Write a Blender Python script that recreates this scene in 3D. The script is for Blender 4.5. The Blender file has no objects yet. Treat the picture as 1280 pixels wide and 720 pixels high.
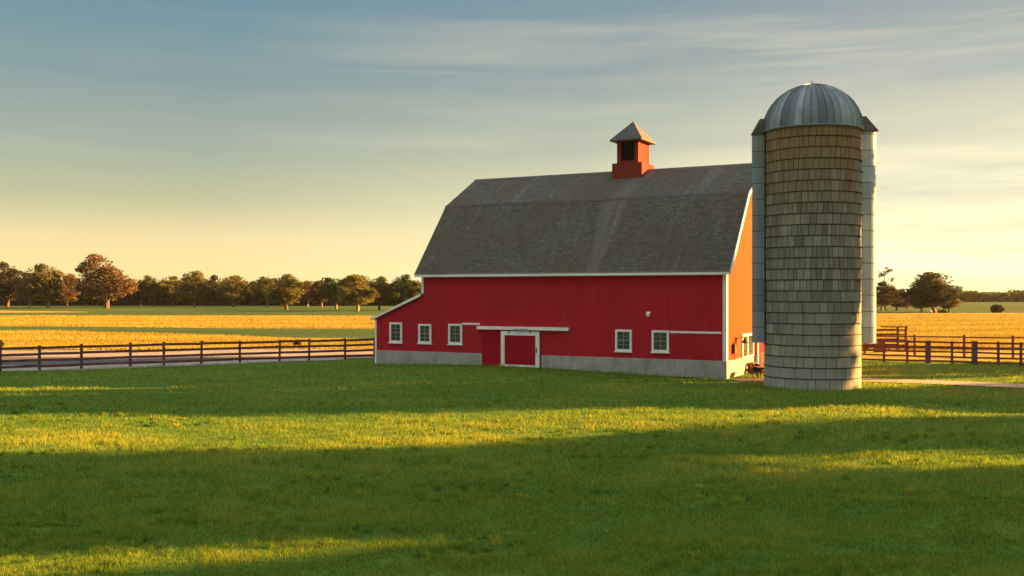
import bpy, math, random
import numpy as np
from mathutils import Vector, noise
C = bpy.context.scene.collection
S = bpy.context.scene
F = 1280.0; HC = 4.43; HOR = 366.0
SUN_AZ = math.radians(79.0)      # clockwise from the view axis (+Y)
SUN_EL = math.radians(14.0)
EXPO = 2.75
SKY_STR = 0.1
# ------------------------------------------------------------------ helpers
def at(x, y):
    Y = F*HC/(y-HOR); return ((x-640)/F*Y, Y)
def gz(x, y):
    z = 0.26*math.exp(-((x+1.5)/8.5)**2-((y-57.5)/6.5)**2)
    k = max(0.0, min(1.0, (46.5-y)/5.0))
    if k > 0:
        z += k*0.10*noise.noise(Vector((x*0.16, y*0.30, 3.1)))
        z += k*0.05*noise.noise(Vector((x*0.55, y*0.8, 9.1)))
    return z
class MB:
    def __init__(s): s.v = []; s.f = []; s.t = []
    def add(s, vs, fs, tone=0.5):
        o = len(s.v); s.v += [tuple(map(float, v)) for v in vs]
        s.f += [tuple(i+o for i in f) for f in fs]; s.t += [tone]*len(fs)
    def box(s, x0, y0, z0, x1, y1, z1, tone=0.5):
        vs = [(x0,y0,z0),(x1,y0,z0),(x1,y1,z0),(x0,y1,z0),(x0,y0,z1),(x1,y0,z1),(x1,y1,z1),(x0,y1,z1)]
        s.add(vs, [(0,3,2,1),(4,5,6,7),(0,1,5,4),(1,2,6,5),(2,3,7,6),(3,0,4,7)], tone)
    def beam(s, a, b, w, h, tone=0.5):
        a = Vector(a); b = Vector(b); d = (b-a).normalized()
        up = Vector((0,0,1)) if abs(d.z) < .95 else Vector((0,1,0))
        sx = d.cross(up).normalized()*w/2; sz = sx.cross(d).normalized()*h/2
        vs = [p+i*sx+j*sz for p in (a,b) for i,j in ((-1,-1),(1,-1),(1,1),(-1,1))]
        s.add(vs, [(3,2,1,0),(4,5,6,7),(0,1,5,4),(1,2,6,5),(2,3,7,6),(3,0,4,7)], tone)
    def tube(s, pts, rads, n=8, tone=0.5, cap=True):
        rings = []
        o = len(s.v)
        for i, p in enumerate(pts):
            p = Vector(p); a = Vector(pts[max(i-1,0)]); b = Vector(pts[min(i+1,len(pts)-1)])
            d = (b-a).normalized(); up = Vector((0,0,1)) if abs(d.z) < .9 else Vector((1,0,0))
            x = d.cross(up).normalized(); y = x.cross(d)
            for k in range(n):
                t = 2*math.pi*k/n; s.v.append(tuple(p+(x*math.cos(t)+y*math.sin(t))*rads[i]))
        for i in range(len(pts)-1):
            for k in range(n):
                a = o+i*n+k; b = o+i*n+(k+1)%n; s.f.append((a,b,b+n,a+n)); s.t.append(tone)
        if cap:
            s.f.append(tuple(o+k for k in range(n))[::-1]); s.t.append(tone)
            s.f.append(tuple(o+(len(pts)-1)*n+k for k in range(n))); s.t.append(tone)
    def prism(s, prof, x0, x1, axis='x', tone=0.5):
        """profile in the other two axes, extruded along axis"""
        n = len(prof)
        def P(a, q): return (a,q[0],q[1]) if axis=='x' else ((q[0],a,q[1]) if axis=='y' else (q[0],q[1],a))
        vs = [P(x0,q) for q in prof]+[P(x1,q) for q in prof]
        s.add(vs, [tuple(range(n))[::-1], tuple(range(n,2*n))]+[(i,(i+1)%n,(i+1)%n+n,i+n) for i in range(n)], tone)
    def build(s, name, m, parent=None, loc=None, smooth=False, bevel=0):
        me = bpy.data.meshes.new(name); me.from_pydata(s.v, [], s.f)
        at_ = me.attributes.new('tone', 'FLOAT', 'FACE'); at_.data.foreach_set('value', s.t)
        import bmesh
        bm = bmesh.new(); bm.from_mesh(me); bmesh.ops.recalc_face_normals(bm, faces=bm.faces); bm.to_mesh(me); bm.free()
        if smooth: me.polygons.foreach_set('use_smooth', [True]*len(me.polygons))
        me.materials.append(m)
        o = bpy.data.objects.new(name, me); C.objects.link(o)
        if parent: o.parent = parent
        if loc: o.location = loc
        if bevel:
            b = o.modifiers.new('bevel', 'BEVEL'); b.width = bevel; b.segments = 1; b.limit_method = 'ANGLE'
        return o
def tag(o, label=None, cat=None, group=None, kind=None):
    for k, v in (('label',label),('category',cat),('group',group),('kind',kind)):
        if v: o[k] = v
    return o
def empty(name, loc, rz=0.0):
    o = bpy.data.objects.new(name, None); C.objects.link(o); o.location = loc; o.rotation_euler = (0,0,rz)
    o.empty_display_size = .3
    return o
# ------------------------------------------------------------------ materials
class NT:
    def __init__(s, name):
        s.m = bpy.data.materials.new(name); s.m.use_nodes = True; s.t = s.m.node_tree; s.n = s.t.nodes
        s.b = s.n['Principled BSDF']; s.out = s.n['Material Output']
        s.b.inputs['Roughness'].default_value = .85
        s.b.inputs['Specular IOR Level'].default_value = .25
    def N(s, typ, **kw):
        n = s.n.new(typ)
        for k, v in kw.items():
            if k.startswith('i_'): 
                key = k[2:].replace('_',' ')
                n.inputs[key].default_value = v
            else: setattr(n, k, v)
        return n
    def L(s, a, b): s.t.links.new(a, b)
    def coord(s, scale=(1,1,1), kind='Object'):
        tc = s.N('ShaderNodeTexCoord'); mp = s.N('ShaderNodeMapping'); mp.inputs['Scale'].default_value = scale
        s.L(tc.outputs[kind], mp.inputs[0]); return mp.outputs[0]
    def noise(s, co, scale, detail=4, rough=.55):
        n = s.N('ShaderNodeTexNoise'); n.inputs['Scale'].default_value = scale
        n.inputs['Detail'].default_value = detail; n.inputs['Roughness'].default_value = rough
        s.L(co, n.inputs['Vector']); return n.outputs['Fac']
    def ramp(s, fac, stops):
        r = s.N('ShaderNodeValToRGB'); e = r.color_ramp.elements
        while len(e) < len(stops): e.new(.5)
        for el, (p, c) in zip(e, stops):
            el.position = p; el.color = (c[0],c[1],c[2],1) if not isinstance(c, float) else (c,c,c,1)
        s.L(fac, r.inputs[0]); return r.outputs[0]
    def mix(s, a, b, fac, blend='MIX'):
        m = s.N('ShaderNodeMix', data_type='RGBA', blend_type=blend)
        for sock, v in ((m.inputs[6], a), (m.inputs[7], b), (m.inputs[0], fac)):
            if isinstance(v, (int, float)): sock.default_value = v
            elif isinstance(v, tuple): sock.default_value = (*v, 1)
            else: s.L(v, sock)
        return m.outputs[2]
    def math(s, op, a, b=0.0):
        m = s.N('ShaderNodeMath', operation=op)
        for i, v in enumerate((a, b)):
            if isinstance(v, (int, float)): m.inputs[i].default_value = v
            else: s.L(v, m.inputs[i])
        return m.outputs[0]
    def bump(s, h, dist=.02, strength=1.0):
        b = s.N('ShaderNodeBump'); b.inputs['Distance'].default_value = dist; b.inputs['Strength'].default_value = strength
        s.L(h, b.inputs['Height']); s.L(b.outputs[0], s.b.inputs['Normal'])
    def col(s, c):
        if isinstance(c, tuple): s.b.inputs['Base Color'].default_value = (*c, 1)
        else: s.L(c, s.b.inputs['Base Color'])

def painted_boards(name, base, axis=0, width=.2, wear=(.25,.1,.08), amount=.35):
    k = NT(name); co = k.coord()
    sep = k.N('ShaderNodeSeparateXYZ'); k.L(co, sep.inputs[0])
    q = k.math('DIVIDE', sep.outputs[axis], width)
    idx = k.math('FLOOR', q); fr = k.math('FRACT', q)
    wn = k.N('ShaderNodeTexWhiteNoise', noise_dimensions='1D'); k.L(idx, wn.inputs['W'])
    groove = k.math('LESS_THAN', fr, .07)
    st = k.coord((1,1,.12) if axis < 2 else (.12,.12,1))
    n1 = k.noise(st, 5.0, 6); n2 = k.noise(co, .35, 4); n3 = k.noise(co, 30, 3)
    c1 = k.mix(base, tuple(v*.62 for v in base), k.math('MULTIPLY', wn.outputs['Value'], .30))
    c2 = k.mix(c1, wear, k.ramp(n1, [(.52, 0.0), (.80, amount)]))
    c3 = k.mix(c2, tuple(min(1, v*1.25) for v in base), k.ramp(n2, [(.35, 0.0), (.7, .55)]))
    k.b.inputs['Specular IOR Level'].default_value = .06
    c4 = k.mix(c3, tuple(v*.4 for v in base), k.math('MULTIPLY', groove, .25 if axis == 2 else .28))
    k.col(c4); k.b.inputs['Roughness'].default_value = .7
    h = k.math('ADD', k.math('MULTIPLY', groove, -.5), k.math('MULTIPLY', n3, .25))
    k.bump(h, .012, .8)
    return k.m
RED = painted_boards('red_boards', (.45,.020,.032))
GABLE = painted_boards('sunlit_clapboard', (.46,.048,.006), axis=2, width=.16, wear=(.48,.085,.008), amount=.25)  # orange of the low sun put into the gable's red paint
DOORRED = painted_boards('door_red', (.36,.012,.022), width=.24, amount=.1)
CUPRED = painted_boards('cupola_paint', (.21,.034,.022), axis=2, width=.13, wear=(.30,.10,.07))

def simple(name, base, var=.25, scale=3.0, rough=.8, bump=.005, bscale=25, metal=0.0, spec=.25, streak=None):
    k = NT(name); co = k.coord(streak or (1,1,1)); c0 = k.coord()
    n = k.noise(co, scale, 6); m = k.noise(c0, bscale, 4)
    k.col(k.mix(tuple(v*(1-var) for v in base), tuple(min(1, v*(1+var)) for v in base), k.ramp(n, [(.3,0.0),(.7,1.0)])))
    k.b.inputs['Roughness'].default_value = rough; k.b.inputs['Metallic'].default_value = metal
    k.b.inputs['Specular IOR Level'].default_value = spec
    if bump: k.bump(m, bump)
    return k.m
WHITE = simple('white_trim', (.82,.79,.75), .12, 2.5, .6)
DARK = simple('dark_opening', (.02,.012,.010), .2)
IRON = simple('dark_iron', (.03,.028,.026), .3, rough=.6)
FENCE = simple('stained_fence', (.135,.050,.035), .45, 1.5, streak=(1,1,1))
GREYPOST = simple('grey_post', (.10,.085,.09), .3, 2.0)
HOOP = simple('hoop_rust', (.035,.028,.022), .4, 4, rough=.7)
CHUTE = simple('chute_metal', (.40,.45,.46), .18, 1.2, rough=.55, metal=.15, spec=.4, streak=(2,2,.25))
def mk_chute(name, base):
    k = NT(name); a = k.N('ShaderNodeAttribute', attribute_name='tone'); n = k.noise(k.coord((2,2,.3)), 1.5, 6); n2 = k.noise(k.coord(), 9, 4)
    c = k.mix(tuple(v*.82 for v in base), tuple(min(1,v*1.12) for v in base), a.outputs['Fac'])
    c = k.mix(c, tuple(v*.6 for v in base), k.ramp(n, [(.5,0.0),(.7,.6)]))
    c = k.mix(c, tuple(v*.35 for v in base), k.math('LESS_THAN', a.outputs['Fac'], -.5))
    k.col(c); k.b.inputs['Roughness'].default_value = .6; k.b.inputs['Metallic'].default_value = .1; k.bump(n2, .006); return k.m
CHUTE = mk_chute('chute_metal', (.42,.47,.47)); CHUTE_DARK = mk_chute('dark_chute_metal', (.21,.24,.26))  # pale metal for the right chute, darker metal for the left
CAPM = simple('chute_cap', (.10,.085,.075), .3, 2, rough=.6)
WOOD = simple('brown_wood', (.14,.055,.03), .4, 2)
STONE = simple('pale_stone', (.5,.42,.32), .2, 3)
BARK = simple('bark', (.13,.085,.055), .4, 3.0, rough=.95, bump=.03, bscale=6)
PALEBARK = simple('pale_bark', (.26,.19,.13), .35, 3.0, rough=.95, bump=.03, bscale=6)
GALV = simple('galvanised', (.35,.35,.34), .25, 3, rough=.45, metal=.5, spec=.5)

def mk_concrete():
    k = NT('foundation_concrete'); co = k.coord(); st = k.coord((1,1,.2))
    n = k.noise(co, 1.1, 8, .65); n2 = k.noise(st, 2.2, 5); n3 = k.noise(co, 18, 5)
    c = k.ramp(n, [(.25,(.25,.24,.20)),(.5,(.37,.35,.30)),(.75,(.46,.43,.37))])
    c = k.mix(c, (.17,.17,.13), k.ramp(n2, [(.5,0.0),(.75,.6)]))
    sep = k.N('ShaderNodeSeparateXYZ'); k.L(co, sep.inputs[0])
    fr = k.math('FRACT', k.math('DIVIDE', sep.outputs[0], 2.44)); fl = k.math('LESS_THAN', fr, .012)
    c = k.mix(c, (.1,.1,.08), k.math('MULTIPLY', fl, .5))
    k.col(c); k.bump(n3, .01); return k.m
CONC = mk_concrete()

def mk_shingle():
    k = NT('shingles'); tc = k.N('ShaderNodeTexCoord')
    br = k.N('ShaderNodeTexBrick'); k.L(tc.outputs['UV'], br.inputs['Vector'])
    br.offset = .5; br.inputs['Scale'].default_value = 1.0
    br.inputs['Brick Width'].default_value = .34; br.inputs['Row Height'].default_value = .16
    br.inputs['Mortar Size'].default_value = .012; br.inputs['Bias'].default_value = -.1
    br.inputs['Color1'].default_value = (.138,.132,.102,1); br.inputs['Color2'].default_value = (.090,.088,.072,1)
    br.inputs['Mortar'].default_value = (.038,.034,.027,1)
    mp = k.N('ShaderNodeMapping'); mp.inputs['Scale'].default_value = (1,.13,1); k.L(tc.outputs['UV'], mp.inputs[0])
    s1 = k.noise(mp.outputs[0], .9, 6, .6); s3 = k.noise(mp.outputs[0], .33, 3, .5); s2 = k.noise(tc.outputs['UV'], .28, 6, .6); s4 = k.noise(tc.outputs['UV'], 3.5, 5, .7)
    c = k.mix(br.outputs['Color'], (.22,.22,.20), k.ramp(s1, [(.58,0.0),(.74,.60)]))
    c = k.mix(c, (.12,.068,.036), k.ramp(s2, [(.45,0.0),(.66,.65)]))
    c = k.mix(c, (.055,.055,.046), k.ramp(s4, [(.48,0.0),(.66,.75)]))
    c = k.mix(c, (.21,.19,.165), k.ramp(s3, [(.60,0.0),(.66,.35),(.70,0.0)]))
    k.col(c); k.bump(br.outputs['Fac'], .012, -1.0); k.b.inputs['Roughness'].default_value = .95
    return k.m
SHINGLE = mk_shingle()

def mk_stave():
    k = NT('stave_blocks'); co = k.coord(); st = k.coord((1,1,.25))
    a = k.N('ShaderNodeAttribute', attribute_name='tone')
    c = k.ramp(a.outputs['Fac'], [(0,(.115,.107,.083)),(.4,(.20,.187,.148)),(.75,(.28,.263,.213)),(1,(.38,.36,.30))])
    n = k.noise(st, 2.5, 7, .65); n2 = k.noise(co, .45, 4); n3 = k.noise(co, 22, 4)
    c = k.mix(c, (.095,.085,.06), k.ramp(n, [(.45,0.0),(.75,.75)]))
    sep = k.N('ShaderNodeSeparateXYZ'); k.L(co, sep.inputs[0])
    # staining of the upper half of the staves, cleaner grey concrete near the ground
    hz = k.math('ADD', sep.outputs[2], k.math('MULTIPLY', n2, 5.0))
    c = k.mix(c, (.37,.36,.30), k.ramp(k.math('DIVIDE', hz, 14.0), [(.1,.75),(.45,0.0)]))
    c = k.mix(c, (.24,.125,.045), k.ramp(k.math('DIVIDE', hz, 14.0), [(.70,0.0),(1.0,.7)]))
    k.col(c); k.bump(n3, .008); k.b.inputs['Roughness'].default_value = .92; return k.m
STAVE = mk_stave()
MORTAR = simple('dark_joint', (.06,.055,.042), .3)

def mk_dome():
    k = NT('dome_metal'); co = k.coord(); a = k.N('ShaderNodeAttribute', attribute_name='tone')
    n = k.noise(k.coord((1,1,.4)), 1.6, 6); n3 = k.noise(co, 8, 4)
    c = k.ramp(a.outputs['Fac'], [(0,(.10,.13,.145)),(.5,(.18,.22,.235)),(1,(.34,.39,.40))])
    c = k.mix(c, (.10,.11,.115), k.ramp(n, [(.45,0.0),(.7,.7)]))
    k.col(c); k.b.inputs['Metallic'].default_value = .35; k.b.inputs['Roughness'].default_value = .5; k.bump(n3, .004); return k.m
DOME = mk_dome()
def mk_glass():
    k = NT('window_glass'); co = k.coord(); n = k.noise(co, 1.8, 3)
    k.col(k.ramp(n, [(.3,(.018,.028,.026)),(.7,(.07,.095,.085))])); k.b.inputs['Roughness'].default_value = .12
    k.b.inputs['Specular IOR Level'].default_value = .5; return k.m
GLASS = mk_glass()

def ground_mat(name, stops, scale=.15, fine=4.0, streak=(1,1,1), bump=.05, bscale=3.0):
    k = NT(name); co = k.coord(streak); c0 = k.coord()
    n = k.noise(co, scale, 6, .6); f = k.noise(c0, fine, 6, .7); b = k.noise(c0, bscale, 6, .7)
    c = k.ramp(n, stops)
    c = k.mix(c, k.mix(c, (0.0,0.0,0.0), .55), k.ramp(f, [(.42,0.0),(.72,.9)]))
    k.col(c); k.bump(b, bump); k.b.inputs['Roughness'].default_value = 1.0; k.b.inputs['Specular IOR Level'].default_value = .05
    return k.m
LAWN = ground_mat('lawn', [(.3,(.06,.14,.02)),(.5,(.10,.18,.025)),(.7,(.15,.21,.03))], .12, 5.0)
STRAW = ground_mat('straw', [(.3,(.32,.23,.04)),(.55,(.42,.315,.055)),(.75,(.49,.40,.085))], .09, .8, (.25,1,1), .25, 1.2)
GREENSTRIP = ground_mat('meadow', [(.3,(.045,.085,.02)),(.55,(.075,.12,.025)),(.8,(.17,.17,.04))], .05, 1.0, (.2,1,1))
DIRT = ground_mat('dirt', [(.3,(.29,.24,.19)),(.7,(.40,.34,.28))], .4, 3.0)
ROAD = ground_mat('road_asphalt', [(.3,(.10,.10,.105)),(.7,(.15,.145,.145))], .4, 4.0, bump=.01)
VERGE = ground_mat('gravel_verge', [(.3,(.33,.29,.25)),(.7,(.50,.44,.38))], .6, 6.0)
PATHM = ground_mat('path_dirt', [(.3,(.38,.29,.18)),(.7,(.52,.41,.27))], .5, 5.0, bump=.02)

def leaf_mat(name, cols, trans=.45):
    k = NT(name)
    a = k.N('ShaderNodeAttribute', attribute_name='tone')
    n = len(cols); c = k.ramp(a.outputs['Fac'], [(i/(n-1), cols[i]) for i in range(n)])
    oi = k.N('ShaderNodeObjectInfo')
    c = k.mix(c, k.mix(c, (.75,.75,.75), 1.0, 'MULTIPLY'), oi.outputs['Random'])
    d = k.N('ShaderNodeBsdfDiffuse'); t = k.N('ShaderNodeBsdfTranslucent'); m = k.N('ShaderNodeMixShader')
    m.inputs[0].default_value = trans
    k.L(c, d.inputs[0]); k.L(c, t.inputs[0]); k.L(d.outputs[0], m.inputs[1]); k.L(t.outputs[0], m.inputs[2])
    k.L(m.outputs[0], k.out.inputs['Surface']); return k.m
LEAF = {
 'olive': leaf_mat('leaf_olive', [(.04,.05,.018),(.09,.10,.03),(.16,.15,.045),(.23,.19,.06)]),
 'rust':  leaf_mat('leaf_rust',  [(.07,.055,.028),(.145,.10,.045),(.24,.165,.07),(.33,.24,.10)]),
 'gold':  leaf_mat('leaf_gold',  [(.06,.06,.016),(.13,.125,.032),(.22,.20,.05),(.31,.27,.07)]),
 'dark':  leaf_mat('leaf_dark',  [(.025,.032,.016),(.045,.05,.022),(.085,.082,.034),(.16,.13,.05)]),
 'green': leaf_mat('leaf_green', [(.03,.05,.014),(.05,.08,.02),(.08,.11,.03),(.12,.13,.035)]),
}
GRASS = leaf_mat('grass_blades', [(.055,.15,.02),(.175,.29,.035),(.40,.42,.055),(.68,.54,.09)], .45)
STALK = leaf_mat('straw_stalks', [(.27,.19,.035),(.38,.285,.05),(.49,.38,.07),(.58,.47,.11)], .35)

# ------------------------------------------------------------------ fast numpy meshes
def np_mesh(name, verts, loops_per, tone, m):
    nv = len(verts); nf = nv//loops_per
    me = bpy.data.meshes.new(name); me.vertices.add(nv); me.vertices.foreach_set('co', verts.astype(np.float32).ravel())
    me.loops.add(nv); me.loops.foreach_set('vertex_index', np.arange(nv, dtype=np.int32))
    me.polygons.add(nf); me.polygons.foreach_set('loop_start', np.arange(0, nv, loops_per, dtype=np.int32))
    try: me.polygons.foreach_set('loop_total', np.full(nf, loops_per, dtype=np.int32))
    except Exception: pass
    me.update(calc_edges=True)
    a = me.attributes.new('tone', 'FLOAT', 'FACE'); a.data.foreach_set('value', tone.astype(np.float32))
    me.materials.append(m); return me
def leaves(rng, cen, size, aspect=.7):
    n = len(cen); a = rng.normal(size=(n,3)); a /= np.linalg.norm(a, axis=1)[:,None]
    b = rng.normal(size=(n,3)); b = np.cross(a, b); b /= np.linalg.norm(b, axis=1)[:,None]
    s = (size*rng.uniform(.55,1.25,n))[:,None]
    q = np.stack([cen-a*s, cen-b*s*aspect, cen+a*s, cen+b*s*aspect], 1)
    return q.reshape(-1,3)
def crown_mesh(name, ells, n, size, m, seed, clumps=22, fill=.25):
    """ells: list of (cx,cy,cz, rx,ry,rz); leaves gather in clumps scattered through them"""
    rng = np.random.default_rng(seed); vol = np.array([e[3]*e[4]*e[5] for e in ells]); vol = vol/vol.sum()
    P = []; T = []
    for e, w in zip(ells, vol):
        c = np.array(e[:3]); r = np.array(e[3:]); nc = max(4, int(clumps*w*len(ells)**.5)); nl = int(n*w)
        d = rng.normal(size=(nc,3)); d /= np.linalg.norm(d,axis=1)[:,None]
        cc = d*(rng.uniform(.25,.86,nc)**.6)[:,None]
        cr = rng.uniform(.26,.50,nc)
        k = rng.integers(0,nc,nl); dd = rng.normal(size=(nl,3)); dd /= np.linalg.norm(dd,axis=1)[:,None]
        rad = rng.uniform(0,1,nl)**.45
        p = cc[k]+dd*(cr[k]*rad)[:,None]
        f = rng.uniform(size=nl) < fill
        u = rng.normal(size=(nl,3)); u /= np.linalg.norm(u,axis=1)[:,None]
        p[f] = u[f]*(rng.uniform(0,1,f.sum())**.4)[:,None]*.9
        P.append(c+p*r); T.append(np.clip(rng.normal(.45,.2,nl)+rng.normal(0,.16,nc)[k],0,1))
    P = np.concatenate(P); T = np.concatenate(T)
    return np_mesh(name, leaves(rng, P, size), 4, T, m)
def link_mesh(name, me, parent=None, loc=None):
    o = bpy.data.objects.new(name, me); C.objects.link(o)
    if parent: o.parent = parent
    if loc: o.location = loc
    return o
def trunk_mb(rng, h, r, top, spread, limbs=6, lean=.03):
    b = MB(); pts = [(0,0,-.2)]; x = y = 0
    for i in range(1, 6):
        x += rng.uniform(-lean,lean)*h; y += rng.uniform(-lean,lean)*h; pts.append((x,y,top*i/5))
    b.tube(pts, [r*1.35,r,r*.85,r*.68,r*.5,r*.22], 8)
    for k in range(limbs):
        i = rng.randint(1,4); s = Vector(pts[i]); a = 2*math.pi*k/limbs+rng.uniform(-.4,.4); l = spread*rng.uniform(.6,1)
        e = s+Vector((math.cos(a)*l, math.sin(a)*l, l*rng.uniform(.6,1.3))); e.z = min(e.z, top*1.05)
        mid = (s+e)/2+Vector((0,0,-.08*l))
        b.tube([s,mid,e],[r*.5,r*.32,r*.08],6)
    return b
# ------------------------------------------------------------------ ground
def axis_vals(lo, hi, step, far):
    v = list(np.arange(lo, hi+1e-6, step)); k = step; a = hi; b = lo; out = []
    pre = []
    while a < far: k *= 1.35; a += k; out.append(a)
    k = step
    while b > -far: k *= 1.35; b -= k; pre.append(b)
    return pre[::-1]+v+out
xs = axis_vals(-40, 34, .8, 4000); ys = axis_vals(4, 74, .7, 4000)
vs = [(x,y,gz(x,y)) for y in ys for x in xs]; nx = len(xs)
fs = [(j*nx+i, j*nx+i+1, (j+1)*nx+i+1, (j+1)*nx+i) for j in range(len(ys)-1) for i in range(nx-1)]
g = MB(); g.v = vs; g.f = fs; g.t = [0.5]*len(fs)
tag(g.build('ground', LAWN, smooth=True), kind='structure')

def sheet(name, pix, z, m, cols=40):
    """ground sheet between a far edge and a near edge, each a list of points seen from above"""
    far, near = pix; b = MB(); n = len(far)
    P = []
    for i in range(n-1):
        for k in range(cols if i == n-2 else cols):
            pass
    a0 = [Vector((*p,z)) for p in far]; a1 = [Vector((*p,z)) for p in near]
    vs = a0+a1; b.add(vs, [(i, i+1, n+i+1, n+i) for i in range(n-1)])
    return tag(b.build(name, m), kind='structure')
def px(*pts): return [at(*p) for p in pts]
# golden fields of the left side and behind the fences, green strips between them
sheet('golden_field', (px((-700,394.5),(200,394.5),(700,395),(1050,391.5),(1400,391.5),(2400,391.5)),
                px((-700,436),(200,436),(700,437),(1050,448),(1290,453),(1600,462))), .03, STRAW)
sheet('green_strip', (px((-700,404),(100,408.5),(300,411),(700,412)), px((-700,409),(100,415),(300,421),(700,432))), .05, GREENSTRIP)
sheet('meadow', (px((-900,377),(640,377),(1400,377),(2400,377)), px((-900,394.5),(640,395),(1400,391.5),(2400,391.5))), .02, GREENSTRIP)
sheet('straw_strip', (px((-600,387.5),(-50,387.6),(110,390)), px((-600,391),(-50,391.5),(110,390.6))), .04, STRAW)
sheet('dirt_track', (px((-500,441),(480,436.5)), px((-500,447.5),(480,448.5))), .035, DIRT)
sheet('road', (px((-500,447.5),(100,446.8),(430,445.5)), px((-500,460),(100,456.5),(430,447.2))), .04, ROAD)
sheet('verge', (px((-500,460),(100,456.5),(430,447.2)), px((-500,475),(100,463),(430,450))), .03, VERGE)
# dirt path at the right of the silo
pb = MB(); path_pts = [((11.2,51.6),.5),((14,52.0),.9),((18,51.7),1.1),((21,50.4),1.15),((24,48.4),1.2),((29,45.0),1.25),((36,40.7),1.3),((48,33),1.3)]
cs = []
for i,((x,y),w) in enumerate(path_pts):
    a = path_pts[max(i-1,0)][0]; b_ = path_pts[min(i+1,len(path_pts)-1)][0]
    d = Vector((b_[0]-a[0], b_[1]-a[1])).normalized(); nrm = Vector((-d.y,d.x))
    cs.append([(x+nrm.x*w*s, y+nrm.y*w*s) for s in (-1,0,1)])
fine = []
for i in range(len(cs)-1):
    for k in range(8):
        t = k/8; fine.append([(a[0]*(1-t)+b[0]*t, a[1]*(1-t)+b[1]*t) for a,b in zip(cs[i],cs[i+1])])
fine.append(cs[-1])
v = [(x+.1*noise.noise(Vector((x*1.3,y*1.3,j))), y+.12*noise.noise(Vector((x,y*2,j+7))), gz(x,y)+.035) for r in fine for j,(x,y) in enumerate(r)]
f = [(r*3+c, r*3+c+1, (r+1)*3+c+1, (r+1)*3+c) for r in range(len(fine)-1) for c in range(2)]
pb.add(v, f); tag(pb.build('path', PATHM), kind='structure')
def on_path(x, y):
    best = 9
    for i in range(len(path_pts)-1):
        a = path_pts[i][0]; b = path_pts[i+1][0]
        ax, ay = b[0]-a[0], b[1]-a[1]
        t = np.clip(((x-a[0])*ax+(y-a[1])*ay)/(ax*ax+ay*ay), 0, 1)
        d = np.hypot(x-a[0]-ax*t, y-a[1]-ay*t); best = np.minimum(best, d)
    return best < 1.0
# ------------------------------------------------------------------ barn
B0 = Vector((10.97, 52.5, 0)); BU = Vector((.885,-.4655,0)); BV = Vector((.4655,.885,0)); BRZ = math.atan2(-.4655,.885)
barn = empty('barn', B0, BRZ)
tag(barn, 'long red gambrel-roofed barn with white trim, grey shingle roof and cupola, left of the silo', 'barn')
def lx(x):           # picture column on the front wall -> metres along the wall (0 at the right corner, negative to the left)
    t = (x-640)/F; return -(B0.x - t*B0.y)/(.885 + t*.4655)
def lz(x, y):
    d = B0.y - .4655*lx(x); return HC - (y-HOR)*d/F
L = -lx(528); L2 = -lx(470); W = 13.8; EZ = 5.5; FZ = .93
RB = (3.2, 9.85); RT = (6.9, 11.85)          # gambrel break and ridge (depth, height)
# walls
b = MB()
dx0, dx1 = lx(603), lx(677)
b.box(-L, 0, FZ, 0, .25, EZ+.15)
b.box(dx0, 0.0, -.2, dx1, .25, FZ-.002)
b.build('wall', RED, barn)
b = MB()
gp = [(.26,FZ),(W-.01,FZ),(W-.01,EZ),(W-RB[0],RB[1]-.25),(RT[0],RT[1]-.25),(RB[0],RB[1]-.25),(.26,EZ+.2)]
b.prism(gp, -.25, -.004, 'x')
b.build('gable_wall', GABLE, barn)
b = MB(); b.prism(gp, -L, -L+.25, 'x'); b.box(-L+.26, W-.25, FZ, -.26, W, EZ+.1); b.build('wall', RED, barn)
b = MB()
b.box(-L2-.0, -.06, -.4, dx0-.003, .3, FZ); b.box(dx1+.003, -.06, -.4, .06, .3, FZ)
b.box(-.3, .301, -.4, .06, W+.05, FZ); b.box(-L2, .301, -.4, -L2+.3, W*.5, FZ); b.box(-L, W*.5, -.4, -L+.3, W, FZ); b.box(-L+.3, W-.3, -.4, -.3, W+.05, FZ)
b.build('foundation', CONC, barn, bevel=.02)
# lean-to: wall flush with the front wall
zl, zr = lz(470,394.5), lz(528,367.5)
b = MB()
b.prism([(-L2,FZ),(-L-.002,FZ),(-L-.002,zr-.12),(-L2,zl-.12)], 0.0, .25, 'y')
b.box(-L2, .252, FZ, -L2+.25, W*.5, zl-.15); b.prism([(-L2,FZ),(-L-.002,FZ),(-L-.002,zr-.12),(-L2,zl-.12)], W*.5-.25, W*.5, 'y')
b.build('lean_to_wall', RED, barn)
b = MB(); b.prism([(-L2-.25,zl-.25),(-L-.004,zr-.10),(-L-.004,zr+.04),(-L2-.25,zl-.10)], -.14, W*.5+.2, 'y')
lr = b.build('lean_to_roof', SHINGLE, barn)
b = MB(); b.prism([(-L2-.28,zl-.30),(-L-.01,zr-.13),(-L-.01,zr+.02),(-L2-.28,zl-.14)], -.20, -.143, 'y')
b.build('rake_board', WHITE, lr)
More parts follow.
